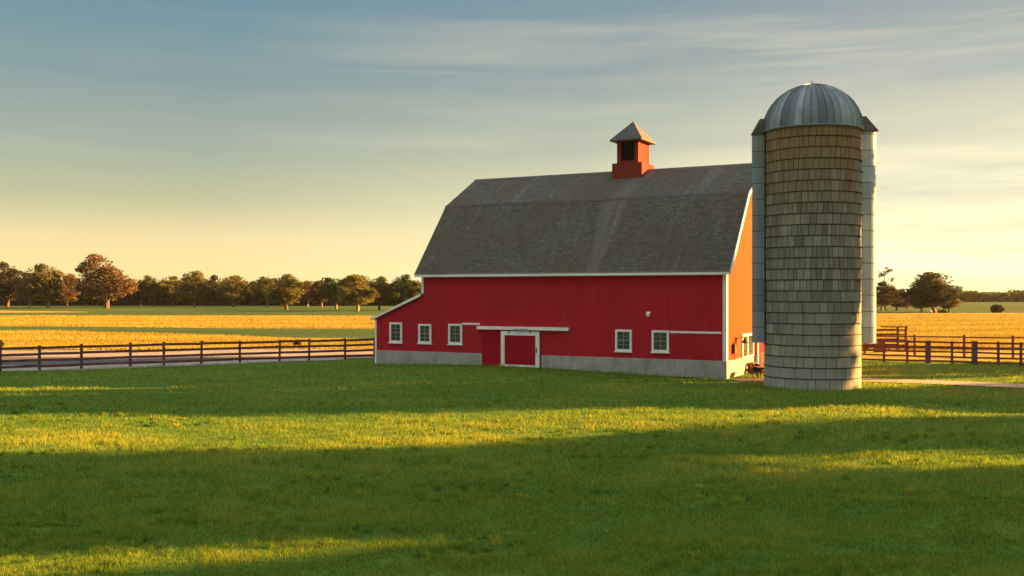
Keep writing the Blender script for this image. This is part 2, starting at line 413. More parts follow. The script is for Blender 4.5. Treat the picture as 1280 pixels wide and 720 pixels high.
# roof: two slopes each side, real thickness, UV = metres
def roof_mesh():
    x0, x1 = -L-.32, .34; prof = [(-.42,EZ+.02),RB,RT,(2*RT[0]-RB[0],RB[1]),(2*RT[0]+.42,EZ+.02)]
    me = bpy.data.meshes.new('roof'); vs=[]; fs=[]; uv=[]
    th = .14
    def off(i):
        out = []
        y,z = prof[i]; ns = []
        for a,b_ in ((i-1,i),(i,i+1)):
            if 0 <= a and b_ < len(prof):
                dy = prof[b_][0]-prof[a][0]; dz = prof[b_][1]-prof[a][1]; l = math.hypot(dy,dz); ns.append((-dz/l, dy/l))
        n = Vector((sum(q[0] for q in ns), sum(q[1] for q in ns))).normalized()
        return (y-n.x*th, z-n.y*th)
    inner = [off(i) for i in range(len(prof))]
    NX = 30; s = 0
    for i in range(len(prof)-1):
        (y0,z0),(y1,z1) = prof[i],prof[i+1]; l = math.hypot(y1-y0,z1-z0); NS = 6
        base = len(vs)
        for j in range(NS+1):
            for k in range(NX+1):
                t = j/NS; x = x0+(x1-x0)*k/NX
                sag = .035*noise.noise(Vector((x*.25, i*5+t*1.7, 2))) * (1 if 0 < k < NX else .3)
                if i == 0 and j == 0: sag *= .3
                tt = t if i < 2 else 1-t
                vs.append((x, y0+(y1-y0)*t, z0+(z1-z0)*t+sag)); uv.append((x, s+l*t))
        for j in range(NS):
            for k in range(NX):
                a = base+j*(NX+1)+k; fs.append((a,a+1,a+NX+2,a+NX+1))
        s += l
        base = len(vs)
        for (y,z) in (inner[i],inner[i+1]):
            vs += [(x0,y,z),(x1,y,z)]; uv += [(0,0),(0,0)]
        fs.append((base,base+2,base+3,base+1))
        for x in (x0,x1):
            base = len(vs); vs += [(x,y0,z0),(x,y1,z1),(x,*inner[i+1]),(x,*inner[i])]; uv += [(0,0),(.1,0),(.1,.1),(0,.1)]; fs.append((base,base+1,base+2,base+3))
    for i in (0,len(prof)-1):
        base = len(vs); vs += [(x0,*prof[i]),(x1,*prof[i]),(x1,*inner[i]),(x0,*inner[i])]; uv += [(0,0)]*4; fs.append((base,base+1,base+2,base+3))
    me.from_pydata(vs,[],fs); u = me.uv_layers.new(name='UVMap')
    for lp in me.loops: u.data[lp.index].uv = uv[lp.vertex_index]
    me.materials.append(SHINGLE); o = bpy.data.objects.new('roof', me); C.objects.link(o); o.parent = barn; return o
roof = roof_mesh()
# UV for the lean-to roof too
me = lr.data; u = me.uv_layers.new(name='UVMap')
for lp in me.loops:
    c = me.vertices[lp.vertex_index].co; u.data[lp.index].uv = (c.y, c.x)
# ridge cap and the lip at the break
b = MB(); b.prism([(RT[0]-.2,RT[1]-.09),(RT[0],RT[1]+.035),(RT[0]+.2,RT[1]-.09),(RT[0],RT[1]-.0)], -L-.34, .36, 'x'); b.build('ridge_cap', CAPM, roof)
b = MB(); b.prism([(RB[0]-.10,RB[1]-.10),(RB[0]-.02,RB[1]+.05),(RB[0]+.08,RB[1]+.06),(RB[0]+.08,RB[1]-.0)], -L-.33, .35, 'x'); b.build('flashing', CAPM, roof)
# white eave board, rake boards, corner boards
b = MB(); b.box(-L-.30, -.40, EZ-.14, .33, -.33, EZ+.05); b.box(-L-.28,-.33,EZ-.14,.31,-.003,EZ-.10)
b.build('eave_board', WHITE, barn)
b = MB()
for a_, c_ in (((-.42,EZ-.03),(RB[0],RB[1]-.10)),((RB[0],RB[1]-.10),(RT[0],RT[1]-.10)),((RT[0],RT[1]-.10),(2*RT[0]-RB[0],RB[1]-.10)),((2*RT[0]-RB[0],RB[1]-.10),(2*RT[0]+.42,EZ-.03))):
    b.beam((.37,*a_),(.37,*c_),.05,.20)
b.build('rake_board', WHITE, barn)
b = MB(); b.box(-.16,-.045,.3,.045,-.003,EZ-.15); b.box(.003,-.002,.3,.045,.22,EZ-.05); b.build('corner_board', WHITE, barn)
b = MB(); b.box(-L-.045,-.045,zr+.02,-L+.10,-.003,EZ-.15); b.build('corner_board', WHITE, barn)
b = MB(); b.box(-L2-.045,-.066,.02,-L2+.07,-.004+.002,zl-.25); b.box(-L2-.045,-.001,.02,-L2-.002,.2,zl-.30); b.build('corner_board', WHITE, barn)
# thin white battens
b = MB(); b.box(lx(578),-.035,lz(590,406)-.0,lx(600),-.003,lz(590,403.6)); b.build('batten', WHITE, barn)
b = MB(); b.box(lx(837.5),-.035,lz(870,416.8),lx(902)-.01,-.003,lz(870,414.2)); b.build('batten', WHITE, barn)
# windows
def window(x0, x1, z0, z1, y=-.003, parent=barn):
    fw = .115; r = MB()
    r.box(x0,y-.07,z0,x0+fw,y,z1); r.box(x1-fw,y-.07,z0,x1,y,z1); r.box(x0+fw,y-.068,z1-fw,x1-fw,y,z1); r.box(x0+fw,y-.068,z0,x1-fw,y,z0+fw)
    fr = r.build('window', WHITE, parent)
    p = MB(); p.box(x0+fw,y-.02,z0+fw,x1-fw,y-.002,z1-fw); p.build('pane', GLASS, fr)
    mu = MB(); xm = (x0+x1)/2; zm = (z0+z1)/2
    mu.box(xm-.014,y-.045,z0+fw,xm+.014,y-.021,z1-fw)
    mu.box(x0+fw,y-.05,zm-.022,x1-fw,y-.022,zm+.022)
    for q in (.25,.75): 
        zz = z0+fw+(z1-z0-2*fw)*q; mu.box(x0+fw,y-.044,zz-.010,x1-fw,y-.0215,zz+.010)
    mu.build('muntin', simple_mt, fr)
    si = MB(); si.box(x0-.05,y-.12,z0-.06,x1+.05,y,z0-.002); si.build('sill', WHITE, fr)
simple_mt = simple('muntin_paint', (.30,.29,.26), .1)
for xa, xb, ya, yb in ((487.5,503,403,428),(523.5,539.5,405,429),(561,578,404.8,430),(769.5,790,412,439),(815,836.5,413,440)):
    window(lx(xa), lx(xb), lz((xa+xb)/2,yb), lz((xa+xb)/2,ya))
# small white lamp box high on the wall
b = MB(); xx = lx(811); zz = lz(811,394); b.box(xx-.07,-.16,zz-.08,xx+.07,-.003,zz+.09); b.prism([(-.20,zz+.02),(-.003,zz+.16),(-.003,zz+.19),(-.23,zz+.05)],xx-.11,xx+.11,'x'); b.build('wall_lamp', WHITE, barn)
# sliding door with white frame, plus the plain leaf left of it and the track above
x0, x1 = lx(627.5), lx(675.5); z0, z1 = lz(651,459.5)-.02, lz(651,414)
b = MB(); fw = .24
b.box(x0,-.16,z0,x0+fw,-.07,z1); b.box(x1-fw,-.16,z0,x1,-.07,z1); b.box(x0+fw,-.158,z1-fw,x1-fw,-.07,z1); b.box(x0+fw,-.158,z0,x1-fw,-.07,z0+fw*.75)
dr = b.build('sliding_door', WHITE, barn, bevel=.01)
b = MB(); b.box(x0+fw+.001,-.12,z0+fw*.75,x1-fw-.001,-.071,z1-fw); b.build('door_panel', DOORRED, dr)
b = MB(); b.box(x1-fw*.8,-.20,(z0+z1)/2-.15,x1-fw*.8+.04,-.16,(z0+z1)/2+.15); b.build('handle', IRON, dr)
for q in (.22,.78):
    b = MB(); xq = x0+(x1-x0)*q; b.box(xq-.03,-.19,z1-.10,xq+.03,-.162,z1+.13); b.build('hanger', IRON, dr)
b = MB(); b.box(lx(603.5)+.02,-.06,z0+.02,x0-.01,-.004,lz(615,415)); b.build('door_leaf', DOORRED, barn)
b = MB(); b.box(lx(598),-.23,lz(655,413)+.02,lx(712),-.003,lz(655,409)+.02); tr = b.build('door_track', WHITE, barn, bevel=.01)
b = MB(); b.box(lx(645),-.245,lz(655,413)-.02,lx(662),-.231,lz(655,411)); b.build('bracket', simple('worn_zinc',(.28,.27,.25),.3), tr)
# cupola on the ridge
cl = -7.7
cup = empty('cupola', (cl, RT[0], RT[1])); cup.parent = barn
hu, hv = .68, .95
b = MB(); b.box(-hu-.27,-hv-.12,-.75,hu+.27,hv+.12,.36); b.build('cupola_base', CUPRED, cup)
b = MB()
b.box(-hu,-hv,.362,hu,hv,.50)
z0, z1 = .50, 1.64
for sx in (-1,1):
    for sy in (-1,1):
        b.box(min(sx*hu,sx*(hu-.26)),min(sy*hv,sy*(hv-.22)),z0,max(sx*hu,sx*(hu-.26)),max(sy*hv,sy*(hv-.22)),z1)
b.box(-hu,-hv,z1,hu,hv,z1+.1)
for sx in (-1,1): b.box(min(sx*(hu-.02),sx*(hu-.08)),-hv+.22,z0,max(sx*(hu-.02),sx*(hu-.08)),hv-.22,z1)
b.build('cupola_body', CUPRED, cup)
b = MB()
for i in range(9):
    zc = z0+.06+i*.125
    b.add([(-hu+.26,-hv+.04,zc-.05),(hu-.26,-hv+.04,zc-.05),(hu-.26,-hv+.16,zc+.05),(-hu+.26,-hv+.16,zc+.05)],[(0,1,2,3)])
b.box(-hu+.26,-hv+.17,z0,hu-.26,-hv+.19,z1); b.build('louvre', DARK, cup)
b = MB(); e = .34; zt = z1+.1
b.add([(-hu-e,-hv-e,zt-.06),(hu+e,-hv-e,zt-.06),(hu+e,hv+e,zt-.06),(-hu-e,hv+e,zt-.06),(-hu-e,-hv-e,zt+.02),(hu+e,-hv-e,zt+.02),(hu+e,hv+e,zt+.02),(-hu-e,hv+e,zt+.02),
       (-(hu+e)*.5,-(hv+e)*.5,zt+.635),((hu+e)*.5,-(hv+e)*.5,zt+.635),((hu+e)*.5,(hv+e)*.5,zt+.635),(-(hu+e)*.5,(hv+e)*.5,zt+.635),(0,0,zt+1.25)],
      [(3,2,1,0),(0,1,5,4),(1,2,6,5),(2,3,7,6),(3,0,4,7),(4,5,9,8),(5,6,10,9),(6,7,11,10),(7,4,8,11),(8,9,12),(9,10,12),(10,11,12),(11,8,12)])
CUPROOF = simple('cupola_roof', (.085,.085,.085), .3, 3, rough=.7)
b.build('cupola_roof', CUPROOF, cup)
# gable-end: framed door, steps and lamp
b = MB()
b.box(-.003,3.0,.86,.06,3.14,2.2); b.box(-.003,4.1,.86,.055,4.2,2.2); b.box(-.003,5.2,.86,.06,5.34,2.2); b.box(-.003,3.14,2.07,.058,5.2,2.2); b.box(-.003,3.14,.86,.058,5.2,.98)
gw = b.build('gable_window', WHITE, barn)
b = MB(); b.box(-.003,3.14,.98,.02,4.1,2.07); b.box(-.003,4.2,.98,.02,5.2,2.07); b.build('pane', GLASS, gw)
b = MB(); b.box(.061,6.1,.1,.12,7.5,2.1); gd = b.build('door', DOORRED, barn)
b = MB(); b.box(.061,5.95,.1,.14,6.095,2.25); b.box(.061,7.505,.1,.14,7.65,2.25); b.box(.061,6.095,2.105,.14,7.505,2.25); b.build('door_frame', WHITE, gd)
b = MB(); b.box(.05,1.75,1.75,.10,1.95,2.1); b.tube([(.08,1.85,2.0),(.35,1.85,2.12),(.5,1.85,2.0)],[.025,.025,.025],6); b.tube([(.5,1.85,2.02),(.5,1.85,1.78)],[.06,.20],10); b.build('wall_lamp', IRON, barn)
b = MB(); b.box(.003,1.1,1.25,.16,1.5,1.75); b.tube([(.1,1.3,1.25),(.1,1.3,.9)],[.03,.03],6); b.build('meter_box', IRON, barn)

def thing_mesh(o, label, cat, group=None): return tag(o, label, cat, group)
def bw(l, g, z=0.0): return B0+BU*l+BV*g+Vector((0,0,z))
# wooden steps, white sack and a small wheel by the gable end
st = empty('wooden_steps', bw(.9,4.3), BRZ); tag(st, 'short brown wooden steps under the window of the sunlit barn gable', 'steps')
for i in range(3):
    b = MB(); b.box(-.75+.3*i,-.5,.24+.22*(2-i) if False else .2*(i+1)-.05,-.42+.3*i,.5,.2*(i+1)); 
    b = MB(); z = .2*(3-i); b.box(-.8+.3*i,-.5,z-.05,-.48+.3*i,.5,z); b.build('tread', WOOD, st)
b = MB(); b.prism([(-.8,0),(.15,0),(.15,.1),(-.5,.55),(-.8,.55)],-.5,-.45,'y'); b.build('stringer', WOOD, st)
b = MB(); b.prism([(-.8,0),(.15,0),(.15,.1),(-.5,.55),(-.8,.55)],.45,.5,'y'); b.build('stringer', WOOD, st)
b = MB()
b.tube([(0,0,0),(0,0,.06),(0,0,.95),(0,0,1.0)],[.19,.2,.24,.24],16); b.tube([(0,0,.5),(0,0,.53)],[.235,.235],16); b.tube([(0,0,.99),(0,0,1.04)],[.26,.26],16)
tag(b.build('milk_drum', simple('cream_paint',(.72,.66,.5),.15), loc=bw(.55,6.0), smooth=False), 'tall cream drum standing beside the red gable door', 'drum')
wh = empty('barrow', bw(1.15,1.75), BRZ+.3); tag(wh, 'small wheelbarrow parked on the ground by the barn corner near the silo', 'wheelbarrow')
b = MB(); b.add([(-.3,-.25,.55),(.3,-.25,.55),(.3,.45,.5),(-.3,.45,.5),(-.18,-.1,.28),(.18,-.1,.28),(.18,.25,.28),(-.18,.25,.28)],[(4,5,6,7),(0,1,5,4),(1,2,6,5),(2,3,7,6),(3,0,4,7)]); b.build('tray', IRON, wh)
b = MB(); b.tube([(0.03,-.45,.17),(-.03,-.45,.17)],[.17,.17],16); b.build('wheel', IRON, wh)
b = MB()
for s in (-1,1): b.beam((s*.05,-.45,.17),(s*.28,.95,.6),.035,.035); b.beam((s*.18,.3,.3),(s*.2,.35,0),.03,.03)
b.build('handle', WOOD, wh)

# ------------------------------------------------------------------ silo
SC = (14.29, 48.75, 0); SR = 2.22; ST = 12.1
silo = empty('silo', SC); tag(silo, 'tall concrete stave silo with ribbed metal dome and two side chutes, right of the barn', 'silo')
rnd = random.Random(5)
b = MB(); n = 64
b.tube([(0,0,-.3),(0,0,ST)],[SR-.03,SR-.03],n); b.build('silo_core', MORTAR, silo, smooth=False)
b = MB(); row = .505; z = -.02; ri = 0
while z < ST-.05:
    zt = min(z+row, ST); a = rnd.uniform(0,1); end = a+2*math.pi
    big = z < 4.2
    while a < end-1e-3:
        w = rnd.choice((.34,.5,.62,.78) if big else (.18,.24,.24,.30,.30,.42))/SR
        a1 = min(a+w, end)
        if end-a1 < .08: a1 = end
        tone = min(1, max(0, rnd.gauss(.5,.16))); rr = SR+rnd.uniform(-.006,.006); gp_ = .014/SR
        seg = 4; vs=[]; 
        for i in range(seg+1):
            t = a+gp_+(a1-a-2*gp_)*i/seg
            for (r_,zz) in ((SR-.035,z+.012),(rr-.004,z+.014),(rr,z+.026),(rr,zt-.026),(rr-.004,zt-.014),(SR-.035,zt-.012)):
                vs.append((math.cos(t)*r_, math.sin(t)*r_, zz))
        fs=[(i*6+k,(i+1)*6+k,(i+1)*6+k+1,i*6+k+1) for i in range(seg) for k in range(5)]
        fs += [(0,1,2,3,4,5),tuple(seg*6+k for k in range(5,-1,-1))]
        b.add(vs, fs, tone); a = a1
    z += row; ri += 1
b.build('stave_wall', STAVE, silo)
for i in range(1, ri):
    bb = MB(); z = -.02+i*row; m = 72; r0 = .021; vs=[]; fs=[]
    for k in range(m):
        t = 2*math.pi*k/m
        for j in range(6):
            q = 2*math.pi*j/6; rr = SR+.016+math.cos(q)*r0; vs.append((math.cos(t)*rr, math.sin(t)*rr, z+math.sin(q)*r0))
    for k in range(m):
        for j in range(6): fs.append((k*6+j,((k+1)%m)*6+j,((k+1)%m)*6+(j+1)%6,k*6+(j+1)%6))
    bb.add(vs,fs)
    t = math.radians(-60+((i*37)%50)); bb.beam((math.cos(t-.04)*(SR+.05),math.sin(t-.04)*(SR+.05),z),(math.cos(t+.04)*(SR+.05),math.sin(t+.04)*(SR+.05),z),.05,.05)
    bb.build('hoop', HOOP, silo)
# dome: ribbed sheets, a lip at the base, a little cap
b = MB(); nseg = 40; nr = 10; R = SR+.09; H = 2.22
for k in range(nseg):
    a0 = 2*math.pi*k/nseg; a1 = 2*math.pi*(k+1)/nseg; tone = rnd.random(); vs=[]; fs=[]
    cols = [(a0,0.055),(a0+(a1-a0)*.10,0.0),(a0+(a1-a0)*.5,-.005),(a0+(a1-a0)*.9,0.0),(a1,0.055)]
    for j in range(nr+1):
        ph = math.pi/2*j/nr*.975
        for (t,o) in cols:
            rr = (R+o*math.cos(ph)**.5)*math.cos(ph); zz = ST-.02+math.sin(ph)*(H+o)
            vs.append((math.cos(t)*rr, math.sin(t)*rr, zz))
    for j in range(nr):
        for c in range(4): fs.append((j*5+c,j*5+c+1,(j+1)*5+c+1,(j+1)*5+c))
    b.add(vs,fs,tone)
b.build('dome', DOME, silo)
b = MB(); b.tube([(0,0,ST-.07),(0,0,ST-.02),(0,0,ST+.03)],[R+.0,R+.05,R+.03],64,cap=False); b.tube([(0,0,ST-.07),(0,0,ST-.071)],[R,SR-.02],64,cap=False); b.build('dome_lip', DOME, silo)
b = MB(); b.tube([(0,0,ST+H-.06),(0,0,ST+H+.05),(0,0,ST+H+.10),(0,0,ST+H+.22)],[.16,.14,.03,.02],12); b.build('finial', CAPM, silo)
# chutes (half-round tubes standing on the side of the silo), each with a slanting hood
def chute(ang, rad, off, seed, hood):
    e_ = empty('chute', (math.cos(ang)*(SR+off), math.sin(ang)*(SR+off), 0), ang); e_.parent = silo
    z0, z1 = 2.05, 12.05 if hood == 'right' else 12.0
    b = MB(); prof = [(math.cos(t)*rad, math.sin(t)*rad) for t in [math.radians(q) for q in range(-100,101,20)]]+[(-rad*1.2,rad*.95),(-rad*1.2,-rad*.95)]
    z = z0; r2 = random.Random(seed)
    while z < z1-.01:
        zz = min(z+.76, z1); b.prism([(p*1.0,q*1.0) for p,q in prof], z, zz-.03, 'z', r2.random())
        b.prism([(p*1.035,q*1.035) for p,q in prof], zz-.03, zz, 'z', -1.0); z = zz
    b.build('chute_tube', CHUTE if hood == 'right' else CHUTE_DARK, e_)
    b = MB(); r = rad*1.12
    b.add([(-rad*1.2,-r,z1+.001),(r,-r,z1+.001),(r,r,z1+.001),(-rad*1.2,r,z1+.001),(-rad*1.2,-r*.8,z1+.70),(-rad*.5,-r*.7,z1+.72),(-rad*.5,r*.7,z1+.72),(-rad*1.2,r*.8,z1+.70)],
          [(3,2,1,0),(0,1,5,4),(1,2,6,5),(2,3,7,6),(3,0,4,7),(4,5,6,7)]); b.build('chute_hood', CAPM, e_)
    b = MB(); b.box(-off-.02,-rad*.72,z0+.1,-rad*1.2-.004,rad*.72,z1-.1); b.build('chute_gap_shade', IRON, e_)  # dark connector standing in for the shadow between chute and silo
chute(math.radians(-4), .35, .39, 1, 'right')
chute(math.radians(176), .25, .36, 2, 'left')

# ------------------------------------------------------------------ fences
def fence(name, pts, h, rails, label, post_w=.12, step=2.6, thick=(), group=None, rail_h=.13, m=FENCE, jitter=.25, seed=1):
    r = random.Random(seed); o = empty(name, (pts[0][0], pts[0][1], 0)); tag(o, label, 'fence', group)
    ox, oy = pts[0]; P = []
    for i in range(len(pts)-1):
        a = Vector((pts[i][0]-ox,pts[i][1]-oy)); c = Vector((pts[i+1][0]-ox,pts[i+1][1]-oy)); n = max(1,round((c-a).length/step))
        for k in range(n):
            t = (k+(r.uniform(-jitter,jitter)*.5 if k else 0))/n; P.append(a.lerp(c,t))
    P.append(c)
    for i, p in enumerate(P):
        b = MB(); big = i in thick; w = post_w*(2.2 if big else 1); hh = h+r.uniform(.02,.10); lean = r.uniform(-.02,.02)
        b.beam((p.x,p.y,-.1),(p.x+lean,p.y+lean,hh),w,w); b.build('post', GREYPOST if big else m, o)
    for rz in rails:
        b = MB()
        for i in range(len(P)-1):
            a, c = P[i], P[i+1]; d = (c-a).normalized(); nn = Vector((d.y,-d.x))*(.085)
            j0 = r.uniform(-.02,.02); j1 = r.uniform(-.02,.02)
            b.beam((a.x+nn.x,a.y+nn.y,rz+j0),(c.x+nn.x,c.y+nn.y,rz+j1),.035,rail_h)
        b.build('rail', m, o)
    return o
lf0 = at(-330,481); lf1 = at(0,465); lf2 = at(300,454); lf3 = at(468,448.5)
fence('wooden_fence', [lf0,lf1,lf2,lf3], 1.38, (1.30,.95,.60,.26), 'long dark brown four-rail fence running from the left edge to the lean-to', seed=3, step=2.1, rail_h=.15)
rf0 = (19.0,69.5); rf1 = at(1076,451.5); rf2 = at(1280,457.5); rf3 = at(1500,464)
fence('wooden_fence', [rf0,rf1,at(1105,452.3),at(1134,453.2),at(1160,454),at(1190,454.9),at(1218,455.7),at(1248,456.6),at(1276,457.4),rf3], 1.40, (1.34,1.04,.74,.44,.14), 'reddish-brown rail fence with two thick grey posts, right of the silo', thick=(5,7), step=2.4, seed=8, rail_h=.11)
fence('wooden_fence', [(20,74.5),(25,72.6),(34,69.5),(50,64)], 1.45, (1.38,1.0,.6), 'brown rail fence showing just above the nearer one at the right edge', step=3.1, seed=12, rail_h=.09)
# slatted livestock hay rack behind the right fence
c = at(1108,438.5)
hr = empty('hay_rack', (c[0], c[1], 0), math.radians(8)); tag(hr, 'dark red slatted hay rack standing behind the fence beside the silo', 'hay rack')
for sx in (-1.25,1.25):
    for sy in (-.6,.6):
        b = MB(); b.box(sx-.06,sy-.06,0,sx+.06,sy+.06,1.88 if sx > 0 else 1.7); b.build('leg', FENCE, hr)
for sy in (-.6,.6):
    b = MB()
    for z in (.45,.85,1.25,1.60): b.box(-1.19,sy-.02,z-.05,1.19,sy+.02,z+.05)
    b.build('slat_side', FENCE, hr)
b = MB(); b.box(-.1,-.7,1.80,1.4,.7,1.88); b.build('rack_top', FENCE, hr)
b = MB(); b.box(-1.19,-.5,.3,1.19,.5,.36); b.build('rack_floor', WOOD, hr)
b = MB(); b.add([(-.4,0,.0),(.4,0,.0),(.4,.5,0),(-.4,.5,0),(-.25,.05,.75),(.2,.0,.9),(.25,.4,.8),(-.25,.4,.7)],[(0,1,5,4),(1,2,6,5),(2,3,7,6),(3,0,4,7),(4,5,6,7)])
o = b.build('hay_bale', simple('old_hay',(.16,.07,.035),.4), loc=(at(1101,441)[0],at(1101,441)[1],0)); tag(o,'dark brown heap of old hay against the hay rack behind the fence','hay')

# ------------------------------------------------------------------ trees
prng = random.Random(77)
PROTO = {}
def proto(kind, seed):
    """a unit-ish tree: 14 m tall crown and trunk meshes, reused by copies"""
    key = (kind, seed)
    if key in PROTO: return PROTO[key]
    r = random.Random(seed*13+5)
    ells = []
    for i in range(r.randint(6,9)):
        a = r.uniform(0,2*math.pi); d = r.uniform(1.8,3.6); ells.append((math.cos(a)*d, math.sin(a)*d, r.uniform(4.0,9.6), r.uniform(1.9,3.0), r.uniform(1.9,3.0), r.uniform(1.6,2.8)))
    ells.append((r.uniform(-1.2,1.2),r.uniform(-.8,.8),10.4,r.uniform(3.0,3.8),3.2,2.9)); ells.append((0,0,6.4,4.6,4.6,3.6))
    ells.append((r.uniform(-2,2),0,3.4,3.4,3.4,1.9))
    cm = crown_mesh('crown', ells, 11000, .30, LEAF[kind], seed, clumps=10, fill=.25)
    tb = trunk_mb(r, 14, .34, 10.5, 3.6, 7)
    me = bpy.data.meshes.new('trunk'); me.from_pydata(tb.v,[],tb.f); me.materials.append(PALEBARK if seed%2 else BARK)
    PROTO[key] = (cm, me); return PROTO[key]
def tree(x, base, top, width, kind, seed, label, group, name='broadleaf_tree'):
    X, Y = at(x, base); h = (base-top)/F*Y; w = width/F*Y
    cm, tm = proto(kind, seed)
    e_ = empty(name, (X,Y,0), seed*1.3+x*.01); sx = w/8.0; e_.scale = (sx,sx,h/13.2)
    tag(e_, label, 'tree', group)
    link_mesh('crown', cm, e_); link_mesh('trunk', tm, e_); return e_
G1 = 'trees of the far treeline left of the barn'
TL = [ # x, base, top, width, kind, seed, label
 (-40,384,329,60,'rust',1,'broad brown tree at the far left end, mostly cut by the picture edge'),
 (9,384,329,44,'dark',2,'dark broad tree at the left edge of the treeline'),
 (38,384.5,332,34,'rust',3,'narrow rust-tinged tree, second from the left edge of the treeline'),
 (60,384.5,331,44,'gold',2,'full golden-brown tree between the left edge and the tallest tree'),
 (84,384.5,341,26,'rust',1,'small rusty tree just left of the tallest tree of the treeline'),
 (133,385.5,320.5,66,'rust',4,'tallest tree of the treeline, round rust-brown crown on a pale trunk'),
 (176,383,350,26,'dark',3,'low dark tree just right of the tallest tree'),
 (193,383,346,30,'olive',4,'olive tree, second to the right of the tallest tree'),
 (216,383,344,34,'gold',3,'golden-olive tree in the middle left of the treeline'),
 (243,384,337,34,'olive',5,'pointed olive tree rising above its neighbours left of the treeline middle'),
 (266,383,345,26,'dark',2,'dark small tree right of the pointed olive tree'),
 (291,384,343,38,'gold',5,'rounded golden tree at the middle of the treeline'),
 (316,383,350,24,'dark',5,'low dark tree between two golden trees of the treeline'),
 (334,384,347,26,'olive',1,'thin olive tree with open crown right of the treeline middle'),
 (358,387,344.5,44,'gold',4,'golden tree standing forward on a pale trunk before the dark hedge'),
 (384,383,350,26,'rust',5,'small rusty tree right of the forward golden tree'),
 (402,384,350,26,'dark',1,'dark small tree midway between the forward golden tree and the barn'),
 (420,386,346,32,'green',3,'green tree just left of the broad golden tree near the barn'),
 (447,389,342,46,'gold',1,'broad golden-green tree standing near the barn lean-to'),
 (474,388,347,32,'olive',2,'olive tree between the broad golden tree and the barn lean-to'),
 (497,388,345,38,'green',4,'round tree directly above the lean-to roof of the barn'),
 (520,388,352,28,'gold',3,'pale small tree partly hidden by the barn wall corner'),
]
for (x,bs,tp,w,kd,sd,lb) in TL: tree(x,bs,tp,w,kd,sd,lb,G1)
# dark understory behind the treeline: a hedge mass nobody could count
rng = np.random.default_rng(4)
def hedge(name, x0, x1, base, hpx, kind, n, seed, label, size=.55, depth=10):
    rng = np.random.default_rng(seed); a = at(x0,base); c = at(x1,base); t = rng.uniform(0,1,n); X = a[0]+(c[0]-a[0])*t; Y = a[1]+(c[1]-a[1])*t
    H = hpx/F*Y*(.74+.2*np.sin(X*.31+seed)*np.sin(X*.113+2)+.10*np.sin(X*.9+seed)+.09*np.sin(X*1.7+seed*2)*np.sin(X*.23))
    P = np.stack([X+rng.normal(0,.8,n), Y+rng.uniform(0,depth,n), H*rng.uniform(0,1,n)**.8], 1)
    o = link_mesh(name, np_mesh(name, leaves(rng,P,size), 4, np.clip(rng.normal(.4,.22,n),0,1), LEAF[kind]))
    tag(o, label, 'woodland', kind='stuff'); return o
hedge('undergrowth', -200, 560, 382.3, 33, 'dark', 52000, 3, 'dark undergrowth filling the gaps under the far treeline on the left')
hedge('woodland', -200, 560, 381.6, 37, 'dark', 42000, 6, 'dark olive wood closing the gaps behind the far treeline on the left', size=.5, depth=8)
hedge('distant_wood', 1140, 1560, 377.6, 14.5, 'olive', 30000, 9, 'hazy distant wood along the horizon at the right edge', size=.8, depth=25)
G2 = 'trees behind the right fence'
tree(1168,391,338.5,60,'dark',5,'large round dark tree standing in the field right of the silo',G2)
tree(1152,390,362,22,'dark',1,'small dark tree touching the left foot of the large round tree',G2)
tree(1186,390,362,24,'rust',2,'small brown tree touching the right foot of the large round tree',G2)
tree(1102,388.5,352,34,'dark',3,'dark bushy tree at the right edge of the silo',G2)
tree(1121,388,362,26,'rust',4,'low orange-rust tree between the silo and the large round tree',G2)
tree(1134,388,364,20,'rust',1,'smallest orange tree just left of the large round tree',G2)
# sparse tall tree behind
X,Y = at(1107,388); e_ = empty('sparse_tree', (X,Y,0)); tag(e_, 'tall thin half-bare tree rising beside the silo chute', 'tree', G2)
r = random.Random(3); ht = (388-332)/F*Y
b = trunk_mb(r, ht, .16, ht*.97, 1.9, 10, .02); b.build('trunk', BARK, e_)
link_mesh('crown', crown_mesh('crown', [(0.9,0,ht*.9,1.1,1.1,1.0),(-.9,0,ht*.82,1.0,1,1.2),(1.4,0,ht*.68,.8,.8,.8),(-.8,.3,ht*.6,1.2,1,.9),(.2,0,ht*.45,1.8,1.5,1.5)], 1500, .16, LEAF['rust'], 8, 8), e_)
def bush(x, base, top, width, kind, seed, label, group=None, name='shrub', leaf=.2, n=2600):
    X,Y = at(x,base); h = (base-top)/F*Y; w = width/F*Y/2
    e_ = empty(name,(X,Y,0)); tag(e_,label,'shrub',group)
    link_mesh('foliage', crown_mesh('foliage',[(0,0,h*.5,w,w,h*.5),(-w*.3,0,h*.3,w*.7,w*.8,h*.32),(w*.35,0,h*.35,w*.6,w*.8,h*.36)], n, leaf, LEAF[kind], seed, 10, .4), e_)
    b = MB(); b.tube([(0,0,-.1),(0,0,h*.6)],[.05*h,.02*h],6); b.build('stem', BARK, e_)
bush(1246,391,380,16,'dark',5,'lone dark round bush in the green meadow near the right edge',leaf=.22)
bush(372,433.5,425,10,'green',6,'small green shrub just behind the left fence, right of the treeline middle',leaf=.08)
bush(-1,436,424,10,'dark',7,'dark shrub behind the fence at the extreme left edge',leaf=.08)
bush(1178,391.5,387,12,'green',8,'flat green bush at the foot of the large round tree',leaf=.15)
X,Y = at(1162,391.5)
b = MB(); b.tube([(0,0,-.1),(0,0,.3),(.05,0,.65),(.1,0,.8)],[.55,.6,.4,.15],7); tag(b.build('boulder', STONE, loc=(X,Y,0)), 'pale boulder in front of the large round tree', 'boulder')

